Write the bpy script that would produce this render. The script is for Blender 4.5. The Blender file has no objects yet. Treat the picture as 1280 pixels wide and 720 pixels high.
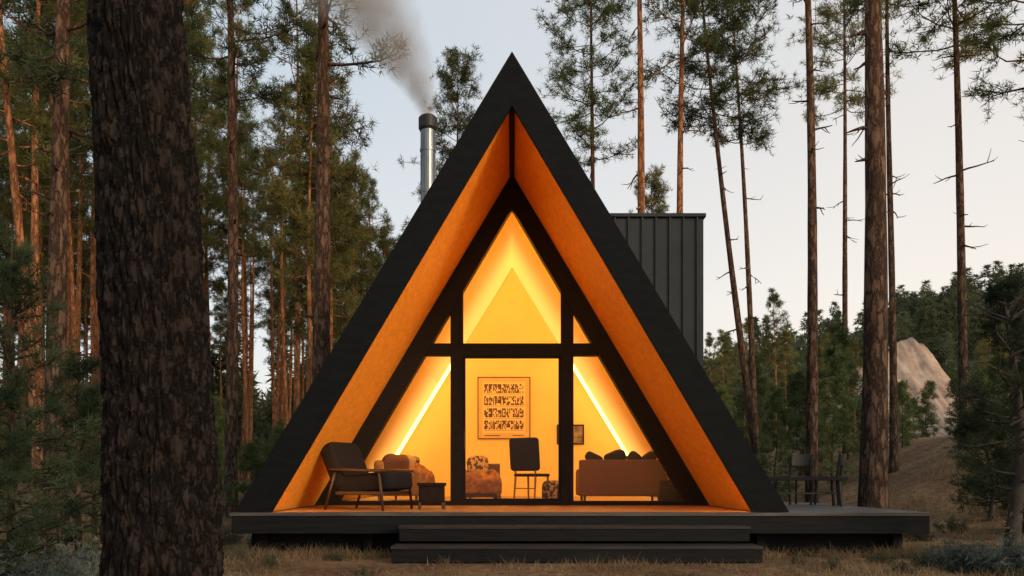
import bpy, bmesh, math, random
import numpy as np
from mathutils import Vector, noise
S = bpy.context.scene; COL = S.collection
F = 1008.0; EH = 1.03; HY = 596.0; DK = 0.57
rad = math.radians
def wx(px, d): return (px-640)*d/F
def wz(py, d): return EH+(HY-py)*d/F

# ------------------------------------------------------------------ materials
def newmat(name):
    m = bpy.data.materials.new(name); m.use_nodes = True
    nt = m.node_tree; nt.nodes.clear()
    return m, nt, nt.nodes, nt.links
def M(name, c1, c2, scale=5, rough=.7, bump=0., stretch=(1,1,1), detail=5, metal=0., lo=.35, hi=.65, spec=.4, bdist=.02):
    m, nt, N, Lk = newmat(name)
    out = N.new('ShaderNodeOutputMaterial'); b = N.new('ShaderNodeBsdfPrincipled')
    tc = N.new('ShaderNodeTexCoord'); mp = N.new('ShaderNodeMapping'); mp.inputs['Scale'].default_value = stretch
    nz = N.new('ShaderNodeTexNoise'); nz.inputs['Scale'].default_value = scale; nz.inputs['Detail'].default_value = detail
    nz.inputs['Roughness'].default_value = .62
    rp = N.new('ShaderNodeValToRGB'); rp.color_ramp.elements[0].position = lo; rp.color_ramp.elements[1].position = hi
    rp.color_ramp.elements[0].color = (*c1, 1); rp.color_ramp.elements[1].color = (*c2, 1)
    Lk.new(tc.outputs['Object'], mp.inputs['Vector']); Lk.new(mp.outputs['Vector'], nz.inputs['Vector'])
    Lk.new(nz.outputs['Fac'], rp.inputs['Fac']); Lk.new(rp.outputs['Color'], b.inputs['Base Color'])
    b.inputs['Roughness'].default_value = rough; b.inputs['Metallic'].default_value = metal
    b.inputs['Specular IOR Level'].default_value = spec
    if bump:
        bp = N.new('ShaderNodeBump'); bp.inputs['Strength'].default_value = bump; bp.inputs['Distance'].default_value = bdist
        Lk.new(nz.outputs['Fac'], bp.inputs['Height']); Lk.new(bp.outputs['Normal'], b.inputs['Normal'])
    Lk.new(b.outputs['BSDF'], out.inputs['Surface'])
    return m
def emis(name, col, st):
    m, nt, N, Lk = newmat(name)
    out = N.new('ShaderNodeOutputMaterial'); e = N.new('ShaderNodeEmission')
    e.inputs['Color'].default_value = (*col, 1); e.inputs['Strength'].default_value = st
    Lk.new(e.outputs[0], out.inputs['Surface']); return m
def leafmat(name, c1, c2, scale=1.1, trans=.38):
    m, nt, N, Lk = newmat(name)
    out = N.new('ShaderNodeOutputMaterial'); b = N.new('ShaderNodeBsdfDiffuse'); t = N.new('ShaderNodeBsdfTranslucent')
    mx = N.new('ShaderNodeMixShader'); mx.inputs['Fac'].default_value = trans
    tc = N.new('ShaderNodeTexCoord'); nz = N.new('ShaderNodeTexNoise'); nz.inputs['Scale'].default_value = scale; nz.inputs['Detail'].default_value = 2
    oi = N.new('ShaderNodeObjectInfo')
    ad = N.new('ShaderNodeMath'); ad.operation = 'MULTIPLY_ADD'; ad.inputs[1].default_value = .3; ad.inputs[2].default_value = -.15
    a2 = N.new('ShaderNodeMath'); a2.operation = 'ADD'
    rp = N.new('ShaderNodeValToRGB'); rp.color_ramp.elements[0].position = .3; rp.color_ramp.elements[1].position = .72
    rp.color_ramp.elements[0].color = (*c1, 1); rp.color_ramp.elements[1].color = (*c2, 1)
    Lk.new(tc.outputs['Object'], nz.inputs['Vector']); Lk.new(oi.outputs['Random'], ad.inputs[0])
    Lk.new(nz.outputs['Fac'], a2.inputs[0]); Lk.new(ad.outputs[0], a2.inputs[1]); Lk.new(a2.outputs[0], rp.inputs['Fac'])
    Lk.new(rp.outputs['Color'], b.inputs['Color']); Lk.new(rp.outputs['Color'], t.inputs['Color'])
    Lk.new(b.outputs[0], mx.inputs[1]); Lk.new(t.outputs[0], mx.inputs[2]); Lk.new(mx.outputs[0], out.inputs['Surface'])
    return m
def barkmat(name, low1, low2, up1, up2, z0, z1, vs=9., bump=.9, bd=.03, vstr=.28, ns=1.6):
    m, nt, N, Lk = newmat(name)
    out = N.new('ShaderNodeOutputMaterial'); b = N.new('ShaderNodeBsdfPrincipled')
    tc = N.new('ShaderNodeTexCoord'); mp = N.new('ShaderNodeMapping'); mp.inputs['Scale'].default_value = (1, 1, vstr)
    nz = N.new('ShaderNodeTexNoise'); nz.inputs['Scale'].default_value = vs*ns; nz.inputs['Detail'].default_value = 6; nz.inputs['Roughness'].default_value = .7
    vo = N.new('ShaderNodeTexVoronoi'); vo.feature = 'DISTANCE_TO_EDGE'; vo.inputs['Scale'].default_value = vs
    Lk.new(tc.outputs['Object'], mp.inputs['Vector']); Lk.new(mp.outputs[0], nz.inputs['Vector'])
    ma = N.new('ShaderNodeVectorMath'); ma.operation = 'MULTIPLY_ADD'; ma.inputs[1].default_value = (.25*9/vs,)*3
    Lk.new(nz.outputs['Color'], ma.inputs[0]); Lk.new(mp.outputs[0], ma.inputs[2]); Lk.new(ma.outputs[0], vo.inputs['Vector'])
    vr = N.new('ShaderNodeMath'); vr.operation = 'MULTIPLY'; vr.use_clamp = True; vr.inputs[1].default_value = 5.
    Lk.new(vo.outputs['Distance'], vr.inputs[0])
    h = N.new('ShaderNodeMath'); h.operation = 'MULTIPLY'; Lk.new(vr.outputs[0], h.inputs[0]); Lk.new(nz.outputs['Fac'], h.inputs[1])
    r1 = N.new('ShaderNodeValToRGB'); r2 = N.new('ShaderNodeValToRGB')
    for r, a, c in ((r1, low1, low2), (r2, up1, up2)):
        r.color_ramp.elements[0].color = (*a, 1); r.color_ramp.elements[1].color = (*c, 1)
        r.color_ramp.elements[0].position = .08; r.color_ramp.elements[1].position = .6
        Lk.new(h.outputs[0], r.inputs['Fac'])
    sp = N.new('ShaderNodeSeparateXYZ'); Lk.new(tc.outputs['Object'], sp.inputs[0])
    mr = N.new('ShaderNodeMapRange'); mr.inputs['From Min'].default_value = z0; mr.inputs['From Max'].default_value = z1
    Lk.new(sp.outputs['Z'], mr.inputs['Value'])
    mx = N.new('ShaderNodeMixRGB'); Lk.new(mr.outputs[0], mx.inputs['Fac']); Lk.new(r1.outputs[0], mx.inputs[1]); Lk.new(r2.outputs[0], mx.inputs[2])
    Lk.new(mx.outputs[0], b.inputs['Base Color']); b.inputs['Roughness'].default_value = .9; b.inputs['Specular IOR Level'].default_value = .12
    bp = N.new('ShaderNodeBump'); bp.inputs['Strength'].default_value = bump; bp.inputs['Distance'].default_value = bd
    Lk.new(h.outputs[0], bp.inputs['Height']); Lk.new(bp.outputs[0], b.inputs['Normal'])
    Lk.new(b.outputs[0], out.inputs['Surface']); return m

BLACKT = M('black_stained_timber', (.0035,.0047,.0053), (.0058,.0073,.0080), 5, .75, .06, (1,1,3), spec=.10)
BLACKF = M('black_frame_timber', (.004,.0035,.003), (.009,.007,.006), 8, .6, .2, (1,1,4), spec=.15)
BLACKM = M('black_standing_seam_metal', (.011,.015,.018), (.018,.023,.026), 3, .5, .05, spec=.3)
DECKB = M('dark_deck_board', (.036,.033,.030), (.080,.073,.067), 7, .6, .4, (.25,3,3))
SPILL = M('painted_spill_board', (.24,.105,.030), (.38,.18,.060), 7, .5, .3, (.25,3,3))  # deck boards recoloured orange: warm light spill painted into the base colour
STEPT = M('grey_step_tread', (.010,.011,.012), (.025,.026,.026), 7, .6, .4, (.3,3,3), spec=.25)
STEPB = M('charcoal_step_board', (.0045,.005,.006), (.009,.010,.010), 7, .7, .4, (.3,3,3), spec=.14)
OSB = M('orange_plywood_soffit', (.66,.245,.022), (.84,.345,.038), 9, .6, .12, (2.2,.8,1), 9, lo=.32, hi=.68, spec=.2)
CREAM = M('honey_lining', (.78,.46,.12), (.86,.54,.17), 2.5, .75, .05, spec=.2)
PLAS = M('honey_rear_wall', (.86,.60,.20), (.90,.64,.23), 2, .8, .03, spec=.2)
FLOORW = M('oak_floor', (.30,.16,.06), (.42,.24,.10), 5, .45, .1, (.4,4,4))
LED = emis('warm_led', (1, .62, .19), 4.5)
FILLI = emis('added_room_fill', (1, .58, .13), 275)  # added fill light for the room, unseen behind the rafters
FILLS = emis('added_soffit_fill', (1, .42, .07), 200)  # added fill light for the soffit, unseen behind the fascia
def glow_ramp(name, smax, y0_):  # painted glow: lining emits more towards the rear wall, no lamp there
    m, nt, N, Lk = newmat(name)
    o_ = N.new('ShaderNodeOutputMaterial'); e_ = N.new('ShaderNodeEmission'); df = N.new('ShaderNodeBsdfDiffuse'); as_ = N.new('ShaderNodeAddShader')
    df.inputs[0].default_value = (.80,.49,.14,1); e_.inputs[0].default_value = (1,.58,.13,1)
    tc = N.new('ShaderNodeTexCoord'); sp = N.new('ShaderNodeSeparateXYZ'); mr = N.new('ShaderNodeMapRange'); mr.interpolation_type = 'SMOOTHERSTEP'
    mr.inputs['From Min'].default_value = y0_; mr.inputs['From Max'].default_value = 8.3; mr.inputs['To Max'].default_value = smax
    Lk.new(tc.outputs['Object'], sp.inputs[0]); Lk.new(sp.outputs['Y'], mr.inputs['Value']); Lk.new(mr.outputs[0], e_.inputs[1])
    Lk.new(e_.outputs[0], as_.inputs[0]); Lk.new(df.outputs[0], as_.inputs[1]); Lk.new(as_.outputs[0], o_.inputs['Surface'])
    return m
GLOWW = glow_ramp('painted_upper_glow', .9, 4.2); GLOWH = glow_ramp('painted_strip_halo', 1.1, 4.6)
STEEL = M('brushed_steel', (.13,.135,.14), (.24,.245,.25), 12, .38, .05, (1,1,.1), metal=1)
DSTEEL = M('dark_steel', (.012,.012,.012), (.025,.025,.025), 12, .5, .05, metal=.3)
WOOD = M('walnut_wood', (.045,.020,.009), (.085,.038,.017), 10, .5, .1, (4,4,.6))
WOODD = M('dark_walnut_wood', (.025,.012,.006), (.05,.023,.011), 10, .5, .1, (4,4,.6))
OAK = M('oak_wood', (.13,.065,.026), (.22,.115,.05), 10, .5, .1, (4,4,.6))
SLATE = M('slate_fabric', (.008,.008,.009), (.015,.014,.016), 60, .9, .3, spec=.1)
TAN = M('tan_fabric', (.15,.07,.026), (.24,.12,.048), 40, .9, .3)
RUST = M('rust_fabric', (.15,.055,.018), (.30,.12,.04), 14, .9, .3)
BROWNF = M('warm_brown_fabric', (.095,.040,.022), (.145,.064,.036), 50, .9, .3, spec=.15)
CREAMF = M('cream_fabric', (.36,.24,.12), (.48,.34,.19), 20, .9, .3)
DARKF = M('dark_brown_fabric', (.010,.0065,.005), (.020,.012,.008), 30, .9, .3, spec=.1)
PATT = M('woven_pattern_fabric', (.06,.028,.014), (.34,.21,.10), 16, .9, .3, detail=1, lo=.48, hi=.52)
PAPER = M('cream_paper', (.66,.43,.14), (.74,.50,.18), 6, .85)
PANELM = M('pale_poster_panel', (.76,.57,.26), (.82,.63,.31), 6, .85)
INK = M('dark_brown_ink', (.060,.026,.012), (.115,.052,.024), 8, .8)
PICM = M('dim_landscape_print', (.05,.04,.03), (.35,.24,.13), 5, .7, stretch=(1,1,2))
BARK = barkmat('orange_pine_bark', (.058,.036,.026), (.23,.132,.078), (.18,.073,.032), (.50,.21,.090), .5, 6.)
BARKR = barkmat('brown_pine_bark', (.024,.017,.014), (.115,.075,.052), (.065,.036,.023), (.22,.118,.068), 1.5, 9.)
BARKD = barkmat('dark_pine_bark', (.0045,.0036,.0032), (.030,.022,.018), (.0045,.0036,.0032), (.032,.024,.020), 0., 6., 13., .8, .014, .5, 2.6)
NEED = leafmat('pine_needles', (.044,.060,.029), (.180,.200,.074))
NEEDW = leafmat('warm_pine_needles', (.060,.070,.027), (.240,.222,.075))
NEEDD = leafmat('dark_conifer_needles', (.017,.026,.017), (.072,.092,.046), 1.6)
NEEDN = leafmat('near_pine_needles', (.016,.030,.018), (.085,.115,.056), 2.6, .28)
NEEDY = leafmat('young_pine_needles', (.038,.060,.029), (.155,.195,.076), 2.2)
SAGE = leafmat('grey_green_leaves', (.08,.10,.092), (.24,.27,.24), 4)
SCRUB = leafmat('dull_scrub_leaves', (.045,.052,.032), (.14,.145,.085), 4)
GRASSM = leafmat('dry_grass_blades', (.085,.062,.036), (.290,.212,.124), .9)
DEADW = M('dead_branch_wood', (.02,.016,.013), (.05,.04,.032), 10, .9, .3)
ROCK = M('tan_rock', (.27,.18,.125), (.45,.33,.245), .7, .9, .6, (1.6,1,.8), 9, bdist=.2)

GLASS, nt, N, Lk = newmat('window_glass')
o_ = N.new('ShaderNodeOutputMaterial'); tr = N.new('ShaderNodeBsdfTransparent'); gl = N.new('ShaderNodeBsdfGlossy'); mx = N.new('ShaderNodeMixShader')
gl.inputs['Roughness'].default_value = .35; mx.inputs[0].default_value = .02
tr.inputs['Color'].default_value = (.97,.97,.96,1)
Lk.new(tr.outputs[0], mx.inputs[1]); Lk.new(gl.outputs[0], mx.inputs[2]); Lk.new(mx.outputs[0], o_.inputs['Surface'])

GROUND, nt, N, Lk = newmat('forest_floor')
o_ = N.new('ShaderNodeOutputMaterial'); b = N.new('ShaderNodeBsdfPrincipled'); tc = N.new('ShaderNodeTexCoord')
n1 = N.new('ShaderNodeTexNoise'); n1.inputs['Scale'].default_value = .8; n1.inputs['Detail'].default_value = 7
n2 = N.new('ShaderNodeTexNoise'); n2.inputs['Scale'].default_value = 9; n2.inputs['Detail'].default_value = 8; n2.inputs['Roughness'].default_value = .75
r1 = N.new('ShaderNodeValToRGB'); r2 = N.new('ShaderNodeValToRGB')
r1.color_ramp.elements[0].position = .38; r1.color_ramp.elements[1].position = .62
r1.color_ramp.elements[0].color = (.120,.072,.046,1); r1.color_ramp.elements[1].color = (.200,.138,.080,1)
r2.color_ramp.elements[0].position = .3; r2.color_ramp.elements[1].position = .7
r2.color_ramp.elements[0].color = (.25,.25,.25,1); r2.color_ramp.elements[1].color = (1.5,1.45,1.35,1)
mm = N.new('ShaderNodeMixRGB'); mm.blend_type = 'MULTIPLY'; mm.inputs[0].default_value = 1
for n_ in (n1, n2): Lk.new(tc.outputs['Object'], n_.inputs['Vector'])
Lk.new(n1.outputs['Fac'], r1.inputs[0]); Lk.new(n2.outputs['Fac'], r2.inputs[0]); Lk.new(r1.outputs[0], mm.inputs[1]); Lk.new(r2.outputs[0], mm.inputs[2])
Lk.new(mm.outputs[0], b.inputs['Base Color']); b.inputs['Roughness'].default_value = .95; b.inputs['Specular IOR Level'].default_value = .1
bp = N.new('ShaderNodeBump'); bp.inputs['Strength'].default_value = .8; bp.inputs['Distance'].default_value = .05
Lk.new(n2.outputs['Fac'], bp.inputs['Height']); Lk.new(bp.outputs[0], b.inputs['Normal']); Lk.new(b.outputs[0], o_.inputs['Surface'])
HILLM = M('wooded_hill_ground', (.055,.052,.026), (.13,.11,.060), .3, .95, .5)

# ------------------------------------------------------------------ mesh helpers
class MB:
    def __init__(s): s.v = []; s.f = []
    def add(s, vs, fs):
        o = len(s.v); s.v += [tuple(map(float, p)) for p in vs]; s.f += [tuple(i+o for i in f) for f in fs]; return s
    def box(s, x0, x1, y0, y1, z0, z1):
        return s.add([(x0,y0,z0),(x1,y0,z0),(x1,y1,z0),(x0,y1,z0),(x0,y0,z1),(x1,y0,z1),(x1,y1,z1),(x0,y1,z1)],
              [(0,3,2,1),(4,5,6,7),(0,1,5,4),(1,2,6,5),(2,3,7,6),(3,0,4,7)])
    def prism(s, poly, y0, y1):
        n = len(poly)
        return s.add([(x,y0,z) for x,z in poly]+[(x,y1,z) for x,z in poly],
              [tuple(range(n)), tuple(range(2*n-1,n-1,-1))]+[(i,(i+1)%n,n+(i+1)%n,n+i) for i in range(n)])
    def tube(s, pts, rs, n=8, cap=True):
        pts = [np.asarray(p, float) for p in pts]; vs = []; fs = []; m = len(pts)
        if np.isscalar(rs): rs = [rs]*m
        for i, p in enumerate(pts):
            t = pts[min(i+1,m-1)]-pts[max(i-1,0)]; t = t/(np.linalg.norm(t)+1e-9)
            a = np.array([1.,0,0]) if abs(t[0]) < .8 else np.array([0,1.,0])
            u = np.cross(t,a); u /= np.linalg.norm(u); w = np.cross(t,u)
            for k in range(n):
                an = 2*math.pi*k/n; vs.append(p+rs[i]*(math.cos(an)*u+math.sin(an)*w))
        for i in range(m-1):
            for k in range(n):
                fs.append((i*n+k, i*n+(k+1)%n, (i+1)*n+(k+1)%n, (i+1)*n+k))
        if cap: fs += [tuple(range(n-1,-1,-1)), tuple(range((m-1)*n, m*n))]
        return s.add(vs, fs)
    def cush(s, c, h, e=.4, nu=28, nv=14, rx=0., ry=0., rz=0., lump=0., seed=0):
        sp = lambda a, q: math.copysign(abs(a)**q, a)
        from mathutils import Euler
        R = Euler((rx,ry,rz)).to_matrix(); vs = []; fs = []
        for j in range(nv+1):
            v = -math.pi/2+math.pi*j/nv
            for i in range(nu):
                u = 2*math.pi*i/nu
                p = Vector((h[0]*sp(math.cos(v),e)*sp(math.cos(u),e), h[1]*sp(math.cos(v),e)*sp(math.sin(u),e), h[2]*sp(math.sin(v),e)))
                if lump: p *= 1+lump*noise.noise(p*6+Vector((seed,seed*2,0)))
                vs.append(R@p+Vector(c))
        for j in range(nv):
            for i in range(nu): fs.append((j*nu+i, j*nu+(i+1)%nu, (j+1)*nu+(i+1)%nu, (j+1)*nu+i))
        return s.add(vs, fs)
    def build(s, name, mat, parent=None, smooth=False, bevel=0., weld=False):
        me = bpy.data.meshes.new(name); me.from_pydata(s.v, [], s.f)
        bm = bmesh.new(); bm.from_mesh(me)
        if weld: bmesh.ops.remove_doubles(bm, verts=bm.verts, dist=1e-4)
        bmesh.ops.recalc_face_normals(bm, faces=bm.faces)
        bm.to_mesh(me); bm.free()
        if smooth: me.polygons.foreach_set('use_smooth', [True]*len(me.polygons))
        me.materials.append(mat); o = bpy.data.objects.new(name, me); COL.objects.link(o)
        if parent: o.parent = parent
        if bevel:
            b = o.modifiers.new('bevel', 'BEVEL'); b.width = bevel; b.segments = 2; b.limit_method = 'ANGLE'
        return o
def tri_mesh(name, V, mat):
    V = np.ascontiguousarray(V, dtype=np.float32); n = len(V); me = bpy.data.meshes.new(name)
    me.vertices.add(n); me.vertices.foreach_set('co', V.ravel()); me.loops.add(n)
    me.loops.foreach_set('vertex_index', np.arange(n, dtype=np.int32)); me.polygons.add(n//3)
    me.polygons.foreach_set('loop_start', np.arange(0, n, 3, dtype=np.int32)); me.update(calc_edges=True); me.validate()
    me.materials.append(mat); return me
def obj(name, me, parent=None):
    o = bpy.data.objects.new(name, me); COL.objects.link(o)
    if parent: o.parent = parent
    return o
def tag(o, label=None, cat=None, group=None, kind=None):
    if label: o['label'] = label
    if cat: o['category'] = cat
    if group: o['group'] = group
    if kind: o['kind'] = kind
    return o
def thing(name, label, cat, loc=(0,0,0), rz=0., group=None):
    o = bpy.data.objects.new(name, None); COL.objects.link(o); o.location = loc; o.rotation_euler = (0,0,rz); o.empty_display_size = .2
    return tag(o, label, cat, group)
def dup(root, loc, rz=0., label=None, sc=None):
    r = root.copy(); COL.objects.link(r); r.location = loc; r.rotation_euler = (0,0,rz)
    if label: r['label'] = label
    if sc: r.scale = sc
    for ch in list(root.children):
        c = ch.copy(); COL.objects.link(c); c.parent = r
        for g in list(ch.children):
            d = g.copy(); COL.objects.link(d); d.parent = c
    return r

# ------------------------------------------------------------------ terrain
def ss(a, b, t):
    t = np.clip((np.asarray(t, float)-a)/(b-a), 0, 1); return t*t*(3-2*t)
def vn(x, y, seed=0):
    x = np.asarray(x, float); y = np.asarray(y, float); xi = np.floor(x); yi = np.floor(y); fx = x-xi; fy = y-yi
    fx = fx*fx*(3-2*fx); fy = fy*fy*(3-2*fy)
    h = lambda a, b: np.modf(np.abs(np.sin(a*127.1+b*311.7+seed*74.7)*43758.5453))[0]
    return (h(xi,yi)*(1-fx)+h(xi+1,yi)*fx)*(1-fy)+(h(xi,yi+1)*(1-fx)+h(xi+1,yi+1)*fx)*fy
def gh(x, y):
    x = np.asarray(x, float); y = np.asarray(y, float)
    free = 1-ss(-5.5,-3.8,x)*ss(6.6,5.4,x)*ss(8.6,9.5,y)*ss(21,19.5,y)
    h = (vn(x*.7,y*.7,1)-.5)*.16*free+(vn(x*2.1,y*2.1,2)-.5)*.05*free
    h = h+2.3*ss(6.1,13.5,x)*ss(11.,19,y)+.8*ss(4.5,11,-x)*ss(13,30,y)
    h = h+22*ss(55,125,y)*np.exp(-((x-85)/50)**2)+6*ss(60,170,y)+(vn(x*.06,y*.06,3)-.5)*5*ss(50,90,y)
    return h
def sheet(name, xs, ys, mat):
    X, Y = np.meshgrid(xs, ys); Z = gh(X, Y); nx, ny = len(xs), len(ys)
    V = np.stack([X,Y,Z],-1).reshape(-1,3)
    f = [(j*nx+i, j*nx+i+1, (j+1)*nx+i+1, (j+1)*nx+i) for j in range(ny-1) for i in range(nx-1)]
    me = bpy.data.meshes.new(name); me.from_pydata(V.tolist(), [], f); me.materials.append(mat)
    me.polygons.foreach_set('use_smooth', [True]*len(f))
    return tag(obj(name, me), kind='structure')
u = np.linspace(-1, 1, 221); xs = np.sign(u)*(np.abs(u)*14+np.abs(u)**5*260)
sheet('ground', xs, np.concatenate([np.linspace(-25,3,15), np.linspace(3.2,22,110), np.linspace(22.5,60,50)]), GROUND)
sheet('hills', xs, np.concatenate([np.linspace(60,180,60), np.linspace(190,700,12)]), HILLM)

# ------------------------------------------------------------------ cabin
Y0 = 10.5
cab = thing('cabin', 'black A-frame cabin with glowing orange gable, glazed front and wide black roof edges', 'cabin', (0,Y0,DK))
def mir(poly, s): return [(x*s, z) for x, z in poly]
E = .004
for s in (-1, 1):
    roof = MB().prism(mir([(3.575,E),(0,5.945),(0,5.45),(3.32,E)], s), .002, 8.75)
    for k in range(18):
        yy = .45+k*.47
        n_ = (.857,.515)
        roof.prism(mir([(3.57,.02),(.02,5.935),(.02+.03*n_[0],5.935+.03*n_[1]),(3.57+.03*n_[0],.02+.03*n_[1])], s), yy, yy+.03)
    roof.build('roof', BLACKM, cab)
    MB().prism(mir([(3.317,E),(0,5.445),(0,5.33),(3.17,E)], s), .006, 2.44).build('soffit', OSB, cab)
    MB().prism(mir([(3.318,E),(0,5.447),(0,5.40),(3.29,E)], s), 2.66, 8.49).build('interior_lining', CREAM, cab)
    MB().prism(mir([(3.150,.06),(.75,4.098),(.75,4.062),(3.127,.06)], s), .003, .012).build('led_or_fill_strip', FILLS, cab)  # made-up emitter tucked behind the fascia lip
    MB().prism(mir([(2.70,.95),(1.26,3.32),(1.18,3.32),(2.62,.95)], s), 8.02, 8.13).build('led_or_fill_strip', LED, cab)
    MB().prism(mir([(1.7,2.607),(0,5.396),(0,5.388),(1.7,2.598)], s), 4.2, 8.48).build('painted_lining_glow', GLOWW, cab)  # soft glow painted along the upper lining
    MB().prism(mir([(3.22,.112),(1.705,2.599),(1.705,2.590),(3.22,.103)], s), 4.6, 8.48).build('painted_lining_glow', GLOWH, cab)  # halo of the visible strip painted onto the lower lining
    MB().prism(mir([(1.74,2.3),(.12,5.00),(.12,4.93),(1.70,2.3)], s), 2.655, 2.67).build('led_or_fill_strip', FILLI, cab)  # made-up emitter hidden at the back of the rafter
    MB().prism(mir([(0,5.335),(0,5.24),(.03,5.26),(.05,5.265)], s), .016, 2.44).build('ridge_shadow_strip', BLACKF, cab)  # added dark strip: stands for the ridge shadow and covers the bright seam
MB().prism([(3.59,E),(0,5.97),(-3.59,E),(-3.115,E),(0,5.27),(3.115,E)], -.06, 0).build('fascia', BLACKT, cab)
MB().prism([(3.3,-.1),(0,5.42),(-3.3,-.1)], 8.5, 8.72).build('rear_wall', PLAS, cab)
MB().box(-3.25,3.25,2.47,8.5,-.24,-.002).build('floor', FLOORW, cab)
win = MB().box(-2.9,2.9,2.46,2.64,E,.07).build('window_frame', BLACKF, cab)
AI, HI = 4.78, 2.82; SL = HI/AI
for s in (-1, 1):
    MB().prism(mir([(3.30,E),(0,5.43),(0,AI),(HI,E)], s), 2.45, 2.65).build('rafter', BLACKF, win)
    cx = .89*s
    MB().box(cx-.1,cx+.1,2.47,2.63,.07,3.46).build('mullion', BLACKF, win)
MB().box(-1.44,1.44,2.485,2.615,2.41,2.61).build('transom', BLACKF, win)
def pane(poly): 
    p = MB(); p.add([(x,2.55,z) for x,z in poly], [tuple(range(len(poly)))]); p.build('pane', GLASS, win)
ix = lambda h: (AI-h)*SL
pane([(-.79,.07),(.79,.07),(.79,2.41),(-.79,2.41)])
pane([(-.79,2.61),(.79,2.61),(.79,AI-.79/SL),(0,AI),(-.79,AI-.79/SL)])
for s in (-1,1):
    pane(mir([(.99,.07),(ix(.07),.07),(ix(2.41),2.41),(.99,2.41)], s))
    pane(mir([(.99,2.61),(ix(2.61),2.61),(.99,AI-.99/SL)], s))
dr = MB()
dr.box(-.79,-.75,2.50,2.54,.071,2.409); dr.box(.75,.79,2.50,2.54,.071,2.409); dr.box(-.75,.75,2.50,2.54,.071,.11); dr.box(-.75,.75,2.50,2.54,2.37,2.409)
door = dr.build('door_frame', BLACKF, cab)
MB().tube([(-.77,2.46,.9),(-.77,2.46,1.2)], .01).box(-.78,-.76,2.46,2.5,.93,.95).box(-.78,-.76,2.46,2.5,1.15,1.17).build('handle', DSTEEL, door)
an = MB().prism([(.40,5.28),(3.55,5.28),(3.55,-.5),(3.53,.08)], 4.5, 7.8)
x = .62
while x < 3.5:
    an.box(x,x+.03,4.455,4.5,max(0,5.96-x/.6+.05),5.28); x += .255
for k in range(13): an.box(3.55,3.585,4.6+k*.25,4.625+k*.25,-.5,5.28)
ann = an.build('tower', BLACKM, cab)
MB().box(.36,3.60,4.44,7.86,5.28,5.35).build('tower_cap', BLACKM, ann, bevel=.01)
fx = wx(535,14.5)
fl = MB().tube([(fx,4,2.9),(fx,4,6.72)], .135, 24)
for z in (4.6,5.55,6.3): fl.tube([(fx,4,z),(fx,4,z+.05)], .145, 24)
flue = fl.build('flue', STEEL, cab)
cp = MB().tube([(fx,4,6.68),(fx,4,6.72),(fx,4,6.90),(fx,4,6.94)], [.15,.17,.17,.13], 24)
cp.build('flue_cap', DSTEEL, flue)
MB().tube([(fx,4,3.3),(fx,4,3.62),(fx,4,3.7)], [.3,.2,.15], 24).build('flashing', DSTEEL, flue)

# ------------------------------------------------------------------ deck and steps
deck = thing('deck', 'low dark timber deck under the cabin running out to the right', 'deck', (0,Y0,0))
bd = MB(); pb_ = MB(); rng = random.Random(3)
y = -.17
while y < 2.44:
    y1 = min(y+.137,2.445); zt = DK+rng.uniform(-.002,.0)
    if y < .1: bd.box(-3.62,5.38,y,y1,.53,zt)
    else:
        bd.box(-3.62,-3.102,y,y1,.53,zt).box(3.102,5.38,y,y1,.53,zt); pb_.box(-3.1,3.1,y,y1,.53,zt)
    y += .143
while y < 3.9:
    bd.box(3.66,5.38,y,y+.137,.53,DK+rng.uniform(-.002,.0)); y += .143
bd.build('deck_boards', DECKB, deck); pb_.build('porch_spill_boards', SPILL, deck)
MB().box(-3.6,5.36,-.155,-.11,.30,.528).box(5.31,5.355,-.105,3.9,.30,.528).box(-3.6,-3.555,-.105,2.44,.30,.528).build('rim_board', STEPB, deck, bevel=.006)
MB().box(-3.5,5.25,.34,.38,-.1,.50).build('underdeck_shade_board', STEPB, deck)  # added black sheet standing in for the shade under the deck
for px_ in (-3.3,-1.9,3.3,5.1):
    MB().box(px_-.06,px_+.06,.16,.28,-.1,.528).build('post', STEPB, deck)
st = thing('front_steps', 'pair of long charcoal steps in front of the deck', 'steps', (.77,10.0,0))
for (x0,x1,y0,y1,z0,z1) in ((-2.21,2.21,-.45,-.03,.012,.205),(-2.17,2.17,-.07,.3,.235,.42)):
    m = MB(); m2 = MB()
    for k in range(3):
        w_ = (y1-y0)/3; m2.box(x0,x1,y0+k*w_,y0+(k+1)*w_-.006,z1-.035,z1)
    m.box(x0+.01,x1-.01,y0+.012,y0+.05,z0,z1-.037).box(x0+.01,x0+.05,y0+.05,y1,z0,z1-.037).box(x1-.05,x1-.01,y0+.05,y1,z0,z1-.037)
    o = m.build('step', STEPB, st, bevel=.004); m2.build('tread', STEPT, o, bevel=.004)

# ------------------------------------------------------------------ furniture
def lounge(label, loc, rz):
    t = thing('lounge_chair', label, 'armchair', loc, rz)
    for s in (-1,1):
        MB().tube([(.44,s*.36,0),(.38,s*.36,.52)], [.016,.022], 10).build('leg', WOODD, t, True)
        MB().tube([(-.46,s*.36,0),(-.30,s*.36,.50)], [.016,.022], 10).build('leg', WOODD, t, True)
        MB().cush((.04,s*.365,.53),(.44,.035,.018),.5,24,8,ry=.03).build('armrest', WOODD, t, True)
    MB().box(-.32,.42,-.33,.33,.20,.25).build('seat_frame', WOODD, t, bevel=.01)
    MB().cush((.08,0,.36),(.44,.335,.13),.3,rx=0,ry=-.09).build('seat', SLATE, t, True)
    MB().cush((-.37,0,.58),(.11,.35,.34),.28,ry=-.42).build('backrest', SLATE, t, True)
    t.scale = (1.06,1.04,1.04)
    return t
lounge('dark slate lounge chair with wooden arms on the left of the deck', (wx(462,11.4),11.4,DK), rad(-24))
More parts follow.
